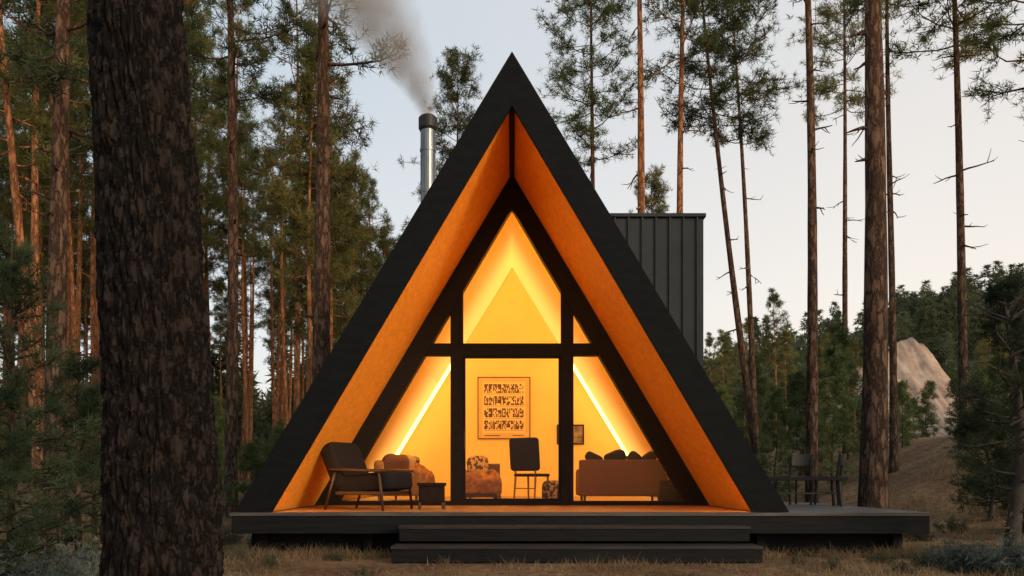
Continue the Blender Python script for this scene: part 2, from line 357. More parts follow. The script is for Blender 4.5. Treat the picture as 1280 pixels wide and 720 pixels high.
t = thing('side_table', 'small dark square stool beside the lounge chair on the deck', 'stool', (wx(539,11.5),11.55,DK), rad(8))
MB().box(-.2,.2,-.2,.2,.33,.375).build('tabletop', DARKF, t, bevel=.008)
MB().box(-.18,.18,-.18,.18,.10,.33).build('drawer_box', DARKF, t, bevel=.01)
for a in (-1,1):
    for b_ in (-1,1): MB().box(a*.17-.018,a*.17+.018,b_*.17-.018,b_*.17+.018,0,.10).build('leg', WOODD, t)
def sofa(label, loc, rz, w, d, hb, mat, ncush=2, legm=WOOD, sq=.22):
    t = thing('sofa', label, 'sofa', loc, rz)
    MB().box(-w/2,w/2,-d/2,d/2,.12,.30).build('base', mat, t, bevel=.03)
    MB().cush((0,-d/2+.09,(.12+hb)/2+.02),(w/2,.1,(hb-.12)/2),sq).build('backrest', mat, t, True)
    for s in (-1,1): MB().cush((s*(w/2-.08),.02,.36),(.09,d/2-.02,.24),.3).build('armrest', mat, t, True)
    cw = (w-.34)/ncush
    for k in range(ncush): MB().cush((-w/2+.17+cw*(k+.5),.07,.37),(cw/2,d/2-.1,.09),.3).build('seat', mat, t, True)
    for a in (-1,1):
        for b_ in (-1,1): MB().tube([(a*(w/2-.1),b_*(d/2-.1),0),(a*(w/2-.1),b_*(d/2-.1),.13)], [.018,.025], 8).build('leg', legm, t)
    return t
sofa('tan sofa heaped with cushions inside along the left slope', (-2.02,15.3,DK), rad(-90), 2.2, .85, .74, TAN, 3)
sofa('warm brown sofa seen from behind in the right of the room', (wx(775,14.4),14.5,DK), rad(0), 1.50, .85, .74, BROWNF, 2, sq=.07)
def pillow(label, loc, size, mat, rot, cat='cushion', seed=1, e=.55):
    t = MB().cush((0,0,0), size, e, 26, 14, *rot, lump=.12, seed=seed).build('cushion', mat, None, True); t.location = loc
    return tag(t, label, cat)
pillow('brown cushion leaning at the near end of the tan sofa', (-2.10,14.45,DK+.66), (.26,.10,.20), BROWNF, (.3,0,.5), seed=2)
pillow('cream cushion in the middle of the tan sofa', (-2.02,15.0,DK+.66), (.25,.11,.21), CREAMF, (.3,0,.9), seed=3)
pillow('patterned cushion at the far end of the tan sofa', (-2.0,15.7,DK+.66), (.24,.11,.22), PATT, (.2,0,1.1), seed=4)
def throw(label, loc, mat, w, l, top, drop, amp, seed):
    nx_, ny_ = 34, 40; vs = []; fs = []
    for j in range(ny_):
        for i in range(nx_):
            a = (i/(nx_-1)*2-1)*(w/2+drop); b_ = j/(ny_-1)*(l+drop)-drop
            xx = max(-w/2-.02, min(w/2+.02, a)); yy = max(-.02, b_); z = top-max(0, abs(a)-w/2)-max(0, -b_)
            z = max(z, .06)
            n_ = noise.noise(Vector((a*3.2,b_*2.6,seed)))+.5*noise.noise(Vector((a*8,b_*7,seed+3)))
            out = 0 if z > top-.01 else 1
            vs.append((xx+out*.04*n_*(1 if xx > 0 else -1), yy+out*.03*n_, z+(amp*max(n_+.25,0) if not out else .01*n_)))
    for j in range(ny_-1):
        for i in range(nx_-1): fs.append((j*nx_+i, j*nx_+i+1, (j+1)*nx_+i+1, (j+1)*nx_+i))
    o = MB().add(vs, fs).build('blanket', mat, None, True); o.location = loc
    so = o.modifiers.new('thick','SOLIDIFY'); so.thickness = .02; so.offset = 1
    return tag(o, label, 'blanket')
throw('rumpled rust blanket thrown over the seat of the tan sofa', (-1.93,14.3,DK), RUST, .80, 1.4, .50, .28, .18, 5)
t = thing('daybed', 'low tan daybed end-on just inside the glass left of centre', 'bed', (wx(600,14.0),13.95,DK), 0)
MB().box(-.30,.30,0,1.9,.10,.22).build('bed_base', WOOD, t, bevel=.02)
MB().cush((0,.95,.31),(.31,.95,.11),.2).build('mattress', TAN, t, True)
MB().box(-.32,.32,1.9,1.95,.05,.72).build('headboard', WOOD, t, bevel=.02)
for a in (-1,1):
    for b_ in (.08,1.82): MB().tube([(a*.26,b_,0),(a*.26,b_,.11)], [.02,.028], 8).build('leg', WOOD, t)
throw('rumpled tan and rust blanket over the near end of the daybed', (wx(600,14.0),13.95,DK), RUST, .62, 1.1, .43, .26, .16, 9)
pillow('patterned cushion propped on the daybed blanket', (wx(596,14.3),14.75,DK+.66), (.20,.10,.18), PATT, (-.3,0,.2), seed=6)
t = thing('dining_chair', 'dark upright chair with a square back standing just inside the glass door', 'chair', (wx(665,13.8),13.85,DK), rad(-34))
t.scale = (1,1,1.05)
MB().box(-.23,.23,-.22,.22,.44,.49).build('seat', DARKF, t, bevel=.015)
MB().cush((0,-.235,.80),(.29,.028,.27),.2,rx=.10).build('backrest', DARKF, t, True)
for s in (-1,1):
    MB().tube([(s*.21,-.25,0),(s*.20,-.20,.46),(s*.2,-.225,.6)], [.014,.019,.014], 8).build('leg', OAK, t)
    MB().tube([(s*.21,.22,0),(s*.20,.19,.46)], [.014,.019], 8).build('leg', OAK, t)
MB().tube([(-.2,-.21,.25),(.2,-.21,.25)], .009, 6).build('stretcher', OAK, t)
pf = MB().cush((0,0,.2),(.19,.19,.2),.55,30,16).build('pouf', PATT, None, True); pf.location = (wx(691,14),14.05,DK)
tag(pf, 'patterned round pouf between the dark chair and the warm brown sofa', 'pouf')
for k, (px_, sx, sz, r_) in enumerate(((742,.16,.09,.5),(768,.20,.13,-.3),(792,.12,.11,.7),(810,.15,.09,-.6))):
    pillow(('dark cushion at the left end of the warm brown sofa top','largest dark cushion above the back of the warm brown sofa',
            'smallest dark cushion above the back of the warm brown sofa','dark cushion at the right end of the warm brown sofa top')[k],
           (wx(px_,14.4),14.36,DK+.79), (sx,.09,sz), DARKF, (.15,r_,0), seed=11+k, e=.6)
t = thing('log_basket', 'dark woven basket beside the right end of the warm brown sofa', 'basket', (wx(838,14.1),14.1,DK))
bk = MB()
for k in range(9): 
    z = .02+k*.045; r_ = .17+.02*math.sin(k*.35)
    bk.tube([(r_*math.cos(a),r_*math.sin(a),z) for a in np.linspace(0,2*math.pi,25)], .024, 6, False)
bk.build('basket_body', DARKF, t, True)
for k in range(4): MB().tube([(-.12+.07*k,-.1,.1),(-.1+.07*k,.04,.52+.03*(k%2))], .035, 8).build('log', WOOD, t, True)
yb = 18.985
t = thing('wall_poster', 'cream poster with rows of dark glyphs on the rear wall', 'poster', ((wx(598,yb)+wx(662,yb))/2, yb, DK+1.37))
w_, h_ = .60, 1.42
MB().box(-w_,w_,-.012,.0,0,h_).build('paper', PAPER, t)
MB().box(-w_-.02,-w_,-.03,.004,-.02,h_+.02).box(w_,w_+.02,-.03,.004,-.02,h_+.02).box(-w_,w_,-.03,.004,-.02,0).box(-w_,w_,-.03,.004,h_,h_+.02).build('frame', WOOD, t)
MB().box(-.50,.50,-.0145,-.0125,.12,h_-.10).build('panel', PANELM, t)
g = MB(); rng = random.Random(11)
for r_ in range(4):
    zt = h_-.15-r_*.285
    for c in range(9):
        x0 = -.465+c*.104
        for a in range(4):
            for b_ in range(5):
                if rng.random() < .66: g.box(x0+a*.023,x0+a*.023+.0225,-.018,-.0150,zt-b_*.042-.040,zt-b_*.042)
    g.box(-.46,.46,-.018,-.0150,zt-.236,zt-.228)
g.build('print', INK, t)
MB().box(-.46,-.1,-.016,-.0125,.05,.07).build('caption_bar', INK, t)
MB().box(.2,.46,-.016,-.0125,.05,.07).build('caption_bar', INK, t)
t = thing('wall_picture', 'small dark framed landscape picture right of the poster', 'picture', (wx(713,yb), yb, DK+1.22))
MB().box(-.29,.29,-.012,0,.03,.44).build('print', PICM, t)
MB().box(-.32,-.29,-.03,.004,0,.47).box(.29,.32,-.03,.004,0,.47).box(-.29,.29,-.03,.004,0,.03).box(-.29,.29,-.03,.004,.44,.47).build('frame', DARKF, t)
t = thing('bench', 'slim dark bench on the right of the deck', 'bench', (4.55,12.7,DK))
MB().box(-.66,.66,-.20,.20,.40,.46).build('seat', STEPB, t, bevel=.006)
for a in (-1,1):
    for b_ in (-1,1): MB().tube([(a*.58,b_*.15,0),(a*.54,b_*.14,.40)], .026, 8).build('leg', DSTEEL, t)
MB().tube([(-.56,0,.2),(.56,0,.2)], .016, 6).build('stretcher', DSTEEL, t)
def metal_chair(label, loc, rz):
    t = thing('metal_chair', label, 'chair', loc, rz)
    MB().box(-.2,.2,-.2,.2,.43,.47).build('seat', DSTEEL, t, bevel=.006)
    for s in (-1,1):
        MB().tube([(s*.2,-.22,0),(s*.19,-.19,.45),(s*.18,-.24,.82)], .02, 8).build('leg', DSTEEL, t)
        MB().tube([(s*.2,.2,0),(s*.19,.18,.45)], .02, 8).build('leg', DSTEEL, t)
    MB().box(-.19,.19,-.25,-.22,.64,.83).build('backrest', DSTEEL, t, bevel=.006)
metal_chair('left one of the two slim dark chairs behind the deck bench', (4.70,13.5,DK), rad(15))
metal_chair('right one of the two slim dark chairs behind the deck bench', (5.12,13.15,DK), rad(60))

# ------------------------------------------------------------------ vegetation generators
def nrm(a): return a/(np.linalg.norm(a,axis=-1,keepdims=True)+1e-9)
def needles(Pc, Dr, m, L, w, rng, spread=1., bias=.55):
    Pc = np.asarray(Pc, float); Dr = nrm(np.asarray(Dr, float)); K = len(Pc)
    idx = np.repeat(np.arange(K), m); r = nrm(rng.normal(size=(K*m,3)))
    d = nrm(Dr[idx]*bias+r*spread); l = L*rng.uniform(.6,1.15,(K*m,1))
    side = nrm(np.cross(d, rng.normal(size=(K*m,3))))*w*.5; base = Pc[idx]+r*L*.12
    return np.stack([base-side, base+side, base+d*l], 1).reshape(-1,3)
def pine(seed, H, r0, cb, spread, nl=30, sub=6, tp=5, m=13, L=.27, w=.03, lean=(0,0), bend=.12, stubs=7, sides=12, jit=.10, tw=1.):
    rng = np.random.default_rng(seed); ph = rng.uniform(0,6.28,4)
    def ctr(z):
        t = z/H
        return np.array([lean[0]*z+bend*(math.sin(ph[0]+t*5)-math.sin(ph[0])), lean[1]*z+bend*(math.sin(ph[1]+t*4)-math.sin(ph[1])), z])
    rt = lambda z: r0*((1-z/H)**.8*.88+.06)*(1+.35*math.exp(-max(z,0)/.35))
    tb = MB(); zs = np.concatenate([[-.3,0,.2,.5], np.linspace(min(1,H*.2),H,22)])
    tb.tube([ctr(z) for z in zs], [rt(z)*rng.uniform(.96,1.04) for z in zs], sides)
    tp_, td_ = [], []
    def limb(z, az, el, ln, bare=False):
        pts = [ctr(z)]; a = az; e = el
        for k in range(4):
            pts.append(pts[-1]+ln/4*np.array([math.cos(a)*math.cos(e), math.sin(a)*math.cos(e), math.sin(e)]))
            a += rng.normal()*.22; e += rng.normal()*.12+(.12 if not bare else -.05)
        rr = max(.014*tw, min(rt(z)*.34, .05+.012*ln)); tb.tube(pts, np.linspace(rr,.009*tw,5), 5, False)
        pts = np.array(pts)
        at = lambda t: np.array([np.interp(t*4, range(5), pts[:,k]) for k in range(3)])
        for s in range(sub if not bare else 2):
            t = .3+.7*rng.random(); b0 = at(t); sa = az+rng.choice([-1,1])*rng.uniform(.4,1.3); se = e*.5+rng.normal()*.3
            sl = ln*rng.uniform(.2,.45)+.1*tw; dv = np.array([math.cos(sa)*math.cos(se), math.sin(sa)*math.cos(se), math.sin(se)])
            tb.tube([b0, b0+dv*sl*.5+np.array([0,0,-.02]), b0+dv*sl], [.012*tw,.009*tw,.005*tw], 4, False)
            if not bare:
                for q in range(tp):
                    tp_.append(b0+dv*sl*(.2+.9*rng.random())+rng.normal(size=3)*jit); td_.append(dv+np.array([0,0,.45]))
        if not bare:
            for q in range(4):
                tp_.append(at(.65+.35*rng.random())+rng.normal(size=3)*jit*.7); td_.append(pts[-1]-pts[-2]+np.array([0,0,.1]))
    for i in range(nl):
        v = (i+rng.random())/nl; z = cb+(H-cb)*v*.97
        ln = spread*(.5+.5*math.sin(math.pi*min(1,v*.85+.15)))*(1-.5*v)*rng.uniform(.5,1.15)
        limb(z, i*2.4+rng.normal()*.5, rad(-6+50*v+rng.normal()*11), ln)
    for i in range(stubs):
        limb(cb*(.45+.55*rng.random()), rng.uniform(0,6.28), rad(rng.uniform(-25,15)), spread*rng.uniform(.12,.35), True)
    tp_.append(ctr(H)); td_.append((0,0,1))
    return tb, needles(tp_, td_, m, L, w, rng)
def young(seed, H, R, r0, step=.3, nb=6, tp=8, m=15, L=.14, w=.012, pw=.7, z0=.25):
    rng = np.random.default_rng(seed); tb = MB(); tb.tube([(0,0,-.2),(0,0,H*.5),(0,0,H)], [r0,r0*.6,.01], 8)
    P_, D_ = [], []; z = z0; lev = 0
    while z < H*.98:
        for k in range(nb):
            a = k*6.283/nb+lev*.7+rng.normal()*.25; ln = R*(1-z/H)**pw*rng.uniform(.5,1.15)+.06; e = rad(4+38*(z/H)+rng.normal()*11)
            d = np.array([math.cos(a)*math.cos(e), math.sin(a)*math.cos(e), math.sin(e)]); b0 = np.array([0,0,z+rng.normal()*.05])
            tb.tube([b0, b0+d*ln*.55-np.array([0,0,.03]), b0+d*ln], [.014,.009,.004], 4, False)
            lat = np.array([-math.sin(a), math.cos(a), 0])
            for q in range(tp):
                t = .2+.8*rng.random()**.7
                P_.append(b0+d*ln*t+lat*rng.normal()*ln*.14*(1.2-t*.6)+np.array([0,0,rng.normal()*.035])); D_.append(d+lat*rng.normal()*.4+np.array([0,0,.35]))
        z += step*rng.uniform(.8,1.2); lev += 1
    P_.append((0,0,H)); D_.append((0,0,1))
    return tb, needles(P_, D_, m, L, w, rng)
def shrub(seed, H, R, stems=16, per=40, m=4, L=.05, w=.018):
    rng = np.random.default_rng(seed); tb = MB(); P_, D_ = [], []
    for i in range(stems):
        a = rng.uniform(0,6.28); q = rng.random()**.6*R; top = np.array([math.cos(a)*q, math.sin(a)*q, H*rng.uniform(.5,1.05)*(1-.4*(q/R)**2)])
        b0 = np.array([math.cos(a)*q*.25, math.sin(a)*q*.25, -.05]); mid = (b0+top)/2+rng.normal(size=3)*R*.1
        tb.tube([b0,mid,top], [.009,.007,.003], 4, False)
        for k in range(per):
            t = .2+.8*rng.random(); p = (b0+(mid-b0)*t*2 if t < .5 else mid+(top-mid)*(t-.5)*2)
            P_.append(p+rng.normal(size=3)*R*.12); D_.append((top-b0)*.5+np.array([0,0,.2]))
    return tb, needles(P_, D_, m, L, w, rng, 1., .8)
def plant(name, label, cat, pair, loc, barkm, leafm, group=None, rz=0., crown='crown', stem='trunk', sc=1.):
    t = thing(name, label, cat, loc, rz, group); t.scale = (sc,sc,sc)
    pair[0].build(stem, barkm, t, True); obj(crown, tri_mesh(crown, pair[1], leafm), t)
    return t
def G(x, y): return float(gh(x, y))

# --- big foreground trunk with real bark relief
d = 4.0; t = thing('pine_tree', 'massive dark barked pine trunk filling the left foreground', 'tree', (wx(209,d),d,G(wx(209,d),d)))
nu, nv, HT = 260, 560, 9.0
vs = np.zeros((nv,nu,3)); 
for j in range(nv):
    z = -.2+(HT+.2)*(j/(nv-1))**1.5
    r_ = .270-.019*z+.10*math.exp(-max(z,0)/.3)
    cx = -.043*z+.02*math.sin(z*1.1)
    for i in range(nu):
        a = 2*math.pi*i/nu
        p = Vector((math.cos(a)*2.4, math.sin(a)*2.4, z*2.2))
        q = p*3.1+noise.noise_vector(p*2.4)*.6
        q = Vector((q.x,q.y,q.z*.62))
        dd = noise.voronoi(q)[0]; e = min(1,(dd[1]-dd[0])*2.8)
        rr = r_+.028*(e-.6)+.010*noise.noise(p*6)+.012*noise.noise(p*1.1)+.009*noise.noise(p*15)
        vs[j,i] = (cx+rr*math.cos(a), rr*math.sin(a), z)
me = bpy.data.meshes.new('trunk')
me.from_pydata(vs.reshape(-1,3).tolist(), [], [(j*nu+i, j*nu+(i+1)%nu, (j+1)*nu+(i+1)%nu, (j+1)*nu+i) for j in range(nv-1) for i in range(nu)])
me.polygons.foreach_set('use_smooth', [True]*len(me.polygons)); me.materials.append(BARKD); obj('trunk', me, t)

# --- hero pines
heroes = [
 (70, 66, 11.5,.17,14,5.9,1.9,30,'reddish pine trunk left of the massive foreground trunk',NEEDD,BARKR),
 (288,285,19,.17,18,9.6,2.2,26,'slim straight pine just right of the massive foreground trunk',NEED,BARKR),
 (401,398,16.5,.225,17,9.2,1.9,22,'straight grey brown pine between the foreground trunk and the cabin roof, beneath the smoke',NEED,BARKR),
 (372,368,25,.13,17,9.0,2.2,30,'thin pine with a leafy crown immediately left of the smoke-veiled pine',NEEDW,BARK),
 (52, 12, 17,.13,15,7.4,1.8,26,'leaning orange barked pine at the far left edge',NEEDW,BARK),
 (566,570,30,.12,16.9,9.6,1.9,36,'pine top showing behind the steel flue',NEEDW,BARKR),
 (737,738,26,.13,19,11.2,2.3,46,'pine with a dark crown rising just right of the roof peak',NEED,BARKR),
 (803,795,20,.145,19,13.0,1.9,24,'straight bare pine rising behind the black tower box',NEED,BARK),
 (851,856,22,.14,19,12.2,1.9,24,'reddish straight pine at the right edge of the black tower box',NEED,BARK),
 (952,884,24,.13,18,10.8,2.0,42,'left one of the two leaning pines right of the tower',NEED,BARKR),
 (948,915,27,.13,18,11.6,2.1,36,'right one of the two leaning pines right of the tower',NEEDW,BARKR),
 (1014,1006,17,.14,17,11.2,1.7,20,'straight dark pine left of the thick right trunk',NEED,BARKR),
 (1058,1052,28,.12,19,11.8,2.3,44,'thin distant pine with a leafy crown just left of the thick right trunk',NEEDW,BARKR),
 (1090,1092,12.6,.225,16,9.6,2.2,24,'thick reddish pine trunk beside the right end of the deck',NEED,BARKR),
 (1117,1114,21,.11,17,12.2,1.7,20,'slender pine close behind the thick right trunk',NEED,BARKR),
 (1206,1190,20,.13,17,9.8,2.4,50,'slightly leaning pine with spreading branches over the hillside at right',NEEDW,BARKR),
 (1302,1290,18,.14,16,7.6,2.1,50,'pine crown reaching in at the top right corner',NEED,BARKR),
 (812,812,36,.12,14.4,8.5,2.0,40,'pine crown peeking over the roof beside the tower',NEEDW,BARKR),
]
for k, (pb, pt, d, r0, H, cb, sp, nl, lab, nmt, bmt) in enumerate(heroes):
    x0 = wx(pb,d); z0 = G(x0,d); lean = (wx(pt,d)-x0)/(596*d/F)
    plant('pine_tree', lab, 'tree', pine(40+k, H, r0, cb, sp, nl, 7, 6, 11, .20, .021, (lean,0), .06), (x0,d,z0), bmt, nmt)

# --- background stand, shared prototypes
rng = np.random.default_rng(5)
protos = [pine(100,17,.145,10.5,1.9,28,6,5,12,.23,.022), pine(101,18,.135,12.2,1.8,26,6,5,12,.23,.022), pine(102,15,.12,9.5,1.8,26,6,5,12,.23,.022),
          pine(103,16,.12,10.2,1.7,24,6,5,12,.23,.022), pine(104,12.5,.11,6.6,1.6,28,6,5,12,.23,.022)]
proots = [None]*5
LAB = 'slim pine in the dense stand of reddish trunks left of the cabin'; GRP = 'pines standing in the wood left of the cabin'
spots = []
for i in range(135):
    d = 20+40*rng.random()**.8; px = rng.uniform(-40,440)
    v = int(rng.choice([0,1,1,3,2])); s = rng.uniform(.84,1.1)
    if px > 245: s *= rng.uniform(.74,1.0); v = int(rng.choice([3,3,0,1]))
    if px > 395: v = 4; s = rng.uniform(.75,1.05)
    spots.append((px,d,v,s,LAB,GRP))
for px, d, v, s in ((448,32,4,1.0),(462,38,3,.86),(475,35,4,.98),(490,42,3,.82),(505,38,4,.95),(436,30,4,.92),(455,46,0,.88),(480,50,0,.85),(520,44,4,.95),(428,36,3,.85),(500,52,3,.9)): spots.append((px,d,v,s,LAB,GRP))
LAB2 = 'slim mid-height pine in the thin line of pines on the far right'; GRP2 = 'far pines right of the cabin'
for px, d in ((905,40),(930,47),(968,42),(985,50),(1032,44),(1070,50),(890,52),(1240,50),(1262,44),(1280,54)): spots.append((px,d,4,rng.uniform(.5,.7),LAB2,GRP2))
for k, (px, d, v, s, lb, gp) in enumerate(spots):
    x0 = wx(px,d); loc = (x0,d,G(x0,d)-.1); rz = rng.uniform(0,6.28)
    if proots[v] is None:
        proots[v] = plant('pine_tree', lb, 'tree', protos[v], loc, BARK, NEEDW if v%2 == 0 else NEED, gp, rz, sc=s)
    else:
        o = dup(proots[v], loc, rz, lb, (s*.95,s*.95,s*rng.uniform(.95,1.1))); o['group'] = gp

# --- understory
yp = [pine(200,6.2,.06,.5,1.35,44,5,5,10,.20,.024,jit=.12,tw=.7,stubs=2), pine(201,4.6,.05,.3,1.15,40,5,5,10,.18,.022,jit=.11,tw=.6,stubs=2), young(202,7.5,1.6,.07,.32,7,9,11,.24,.026)]
yr = [None]*3
LABY = 'young bushy conifer growing among the trunks left of the cabin'; LABZ = 'young bushy conifer on the slope right of the cabin'
us = []
for i in range(12): us.append((rng.uniform(-30,430), rng.uniform(22,40), int(rng.integers(2)), rng.uniform(.35,.6), LABY, 'young conifers left of the cabin'))
for px, d, v, s in ((315,15.5,1,.4),(345,18,1,.45),(250,15,1,.5),(425,22,1,.5)): us.append((px,d,v,s,LABY,'young conifers left of the cabin'))
for px, d, v, s in ((905,26,0,.62),(935,30,0,.7),(968,23,0,.58),(1000,27,1,.75),(1040,22,0,.55),(1060,26,0,.66),(1018,34,2,.65),(1128,24,1,.4),(1160,28,1,.4),(1195,27,1,.4),(1225,25,1,.5),(1250,30,0,.55),(1275,27,0,.6),(1120,36,0,.5),(1142,40,1,.6),(1215,36,0,.55)):
    us.append((px,d,v,s,LABZ,'young conifers right of the cabin'))
for px, d, v, s, lb, gp in us:
    x0 = wx(px,d); loc = (x0,d,G(x0,d)-.05); rz = rng.uniform(0,6.28)
    if yr[v] is None: yr[v] = plant('young_conifer', lb, 'tree', yp[v], loc, BARKR, NEEDY if v != 2 else NEED, gp, rz, sc=s)
    else:
        o = dup(yr[v], loc, rz, lb, (s*rng.uniform(.95,1.2),s*rng.uniform(.95,1.2),s*rng.uniform(.9,1.15))); o['group'] = gp

# --- near left young pines
for k, (px, d, H, R, lab) in enumerate(((14,7.6,3.3,1.0,'tall young green pine at the left edge in front of the wood'),
        (98,9.2,2.3,.9,'middle young pine just left of the massive trunk'),(-25,6.0,1.9,.75,'low young pine cut off by the left edge'),
        (118,12.5,2.4,1.0,'young pine half hidden behind the massive trunk'))):
    x0 = wx(px,d); plant('young_pine', lab, 'tree', young(300+k,H,R,.045,.29,7,10,20,.12,.0075,.6,.15), (x0,d,G(x0,d)), BARKR, NEEDN)
d = 9.3; x0 = wx(1262,d)
tb, nd = pine(320,3.3,.085,.75,.76,32,5,5,15,.10,.008,jit=.05,tw=.6,stubs=10,bend=.10)
rg = np.random.default_rng(9)
for k in range(18):
    z = rg.uniform(1.4,3.25); a = rg.uniform(0,6.28); p0 = np.array([0,0,z]); p1 = p0+np.array([math.cos(a)*.3,math.sin(a)*.3,.16]); p2 = p1+np.array([math.cos(a+.4)*.3,math.sin(a+.4)*.3,rg.uniform(-.05,.32)])
    tb.tube([p0,p1,p2], [.018,.011,.004], 6, False)
plant('dark_conifer', 'dark ragged conifer with dead twigs at the right edge', 'tree', (tb,nd), (x0,d,G(x0,d)), DEADW, NEEDD)
for k, (px, d, H, R, lab) in enumerate(((1238,14.5,2.0,.85,'dark bushy conifer left of the ragged dead-twigged one'),(1285,12.5,2.6,.8,'dark bushy conifer cut off by the right edge'))):
    x0 = wx(px,d); plant('dark_conifer', lab, 'bush', pine(330+k,H,.05,.2,R,36,5,5,13,.12,.011,jit=.07,tw=.5,stubs=2), (x0,d,G(x0,d)), DEADW, NEEDD)
sh = [(35,5.6,.62,.55,'large pale grey green shrub in the bottom left corner',SAGE),(98,7.0,.45,.45,'grey green shrub left of the base of the massive trunk',SAGE),
      (-5,5.0,.5,.45,'grey green shrub cut by the bottom left edge',SAGE),(1205,9.0,.36,.38,'pale rounded shrub in the grass at bottom right',SAGE),
      (1262,8.7,.38,.42,'grey green shrub at the bottom right edge',SAGE)]
for k, (px, d, H, R, lab, mt_) in enumerate(sh):
    x0 = wx(px,d); plant('low_shrub', lab, 'shrub', shrub(400+k,H,R,26,50,5,.045,.010), (x0,d,G(x0,d)), DEADW, mt_, crown='foliage', stem='stems')
pr = None; LABS = 'small dull green scrub plant in the dry grass of the clearing'; GS = 'scrub plants dotted over the clearing'
for px, d, s in ((300,9.8,.8),(340,9.3,.6),(420,9.9,.55),(455,8.9,.45),(318,11.2,1.0),(285,12.5,1.1),(1000,9.5,.5),(1045,9.2,.6),(1100,9.7,.7),(1160,9.3,.9),(1185,10.6,1.0),(1225,10.2,1.1),(1150,12.5,1.0),(1190,13.5,1.1),(1130,8.8,.6),(1240,9.3,.9)):
    x0 = wx(px,d); loc = (x0,d,G(x0,d)-.01)
    if pr is None: pr = plant('scrub_plant', LABS, 'plant', shrub(450,.24,.26,14,26,4,.05,.010), loc, DEADW, SCRUB, GS, 0., 'foliage', 'stems', s)
    else: dup(pr, loc, rng.uniform(0,6.28), LABS, (s,s,s*rng.uniform(.8,1.3)))

# --- grass
rg = np.random.default_rng(21); n = 130000
X = rg.uniform(-10,13,n); Y = 5+14*rg.random(n)**1.2
ne = 9000
X = np.concatenate([X, rg.uniform(-3.9,5.7,ne)]); Y = np.concatenate([Y, 10.28+.22*rg.normal(size=ne)]); n = len(X)
edge_ = np.concatenate([np.zeros(n-ne), np.ones(ne)])
k_ = vn(X*.9,Y*.9,7)*.6+vn(X*2.7,Y*2.7,8)*.4+edge_*.06
keep = (k_ > .38) & ~((X > -3.6) & (X < 5.4) & (Y > 10.72)) & ~((X > -1.55) & (X < 3.1) & (Y > 9.45))
X, Y, k_, edge_ = X[keep], Y[keep], k_[keep], edge_[keep]; n = len(X); Z = gh(X,Y)-.01
hgt = (.03+.19*(k_-.38)*rg.uniform(.4,1.5,n)*1.5+.10*rg.random(n)**6+edge_*.06*rg.random(n)); a = rg.uniform(0,6.28,n); w_ = rg.uniform(.004,.009,n)
ln = rg.normal(size=(n,2))*hgt[:,None]*.55
b0 = np.stack([X-np.cos(a)*w_, Y-np.sin(a)*w_, Z],1); b1 = np.stack([X+np.cos(a)*w_, Y+np.sin(a)*w_, Z],1); tp = np.stack([X+ln[:,0],Y+ln[:,1],Z+hgt],1)
tag(obj('grass', tri_mesh('grass', np.stack([b0,b1,tp],1).reshape(-1,3), GRASSM)), 'dry brown and olive grass covering the clearing', 'grass', kind='stuff')

# --- far wood on the hills
rg = np.random.default_rng(31)
cl = []
for H_, R_ in ((9,1.9),(11,1.7),(8,2.4)):
    P_, D_ = [], []
    for i in range(110):
        z = H_*(.12+.86*rg.random()); q = R_*(1-z/H_)**.5*rg.uniform(.3,1.05); a_ = rg.uniform(0,6.28)
        P_.append((math.cos(a_)*q,math.sin(a_)*q,z)); D_.append((math.cos(a_),math.sin(a_),.4))
    cl.append(needles(P_,D_,7,.75,.22,rg))
fw = []
for i in range(950):
    y_ = rg.uniform(56,165); px = rg.uniform(-80,1360); x_ = wx(px,y_)
    if i > 780: y_ = rg.uniform(90,150); px = rg.uniform(1080,1330); x_ = wx(px,y_)
    s_ = rg.uniform(.65,1.1)*(1.1 if px < 500 else .85); c = cl[int(rg.integers(3))]; a_ = rg.uniform(0,6.28)
    sz = s_*(.72 if px > 1050 else 1.)
    if 1085 < px < 1232 and y_ < 76: continue
    R2 = np.array([[math.cos(a_),-math.sin(a_),0],[math.sin(a_),math.cos(a_),0],[0,0,1]])
    fw.append((c*np.array([s_,s_,sz]))@R2.T+np.array([x_,y_,G(x_,y_)-.5]))
def bluff_top(a): return 8.6+3.8*a-1.5*a*a
for i in range(54):
    a = rg.uniform(-1.05,1.3); s_ = rg.uniform(.25,.5); c = cl[2]; a_ = rg.uniform(0,6.28)
    R2 = np.array([[math.cos(a_),-math.sin(a_),0],[math.sin(a_),math.cos(a_),0],[0,0,1]])
    if i < 26: p = (30.6+a*7.2+.6, 57+13, 3+bluff_top(a)-.6); s_ *= 1.1
    elif i < 36:
        c2 = rg.uniform(0,.4); p = (30.6+a*6.5, 56.6+c2*13.5, 1+c2*(bluff_top(a)+2)-.3); s_ *= .55
    else: p = (30.6+rg.uniform(5.2,10.5), 55.5-rg.uniform(0,2), 2.6+rg.uniform(0,5)); s_ *= 1.3
    fw.append((c*s_)@R2.T+np.array(p))
tag(obj('far_forest', tri_mesh('far_forest', np.concatenate(fw), leafmat('hazed_far_needles', (.056,.072,.046), (.132,.148,.080), .15))), 'distant wooded hillside closing the view', 'forest', kind='stuff')  # paler needle colour stands in for distance haze
nxr, nzr = 120, 80; vs = []; fs = []
for j in range(nzr):
    for i in range(nxr):
        a = i/(nxr-1)*2-1; c = j/(nzr-1)
        rel = .6*noise.noise(Vector((a*4+c*1.5, c*1.4, 1)))+.35*noise.noise(Vector((a*9+c*3, c*3, 5)))+.2*noise.noise(Vector((a*24, c*9, 2)))
        top = bluff_top(a)+.4*noise.noise(Vector((a*3,7,0)))+.25*noise.noise(Vector((a*9,3,0)))
        fade = max(0., 1-abs(a)**6)
        vs.append((a*7.2+c*.6, c*13.5-rel*(1-.4*c), -2+c*(top+2)*(.25+.75*fade)+.2*rel))
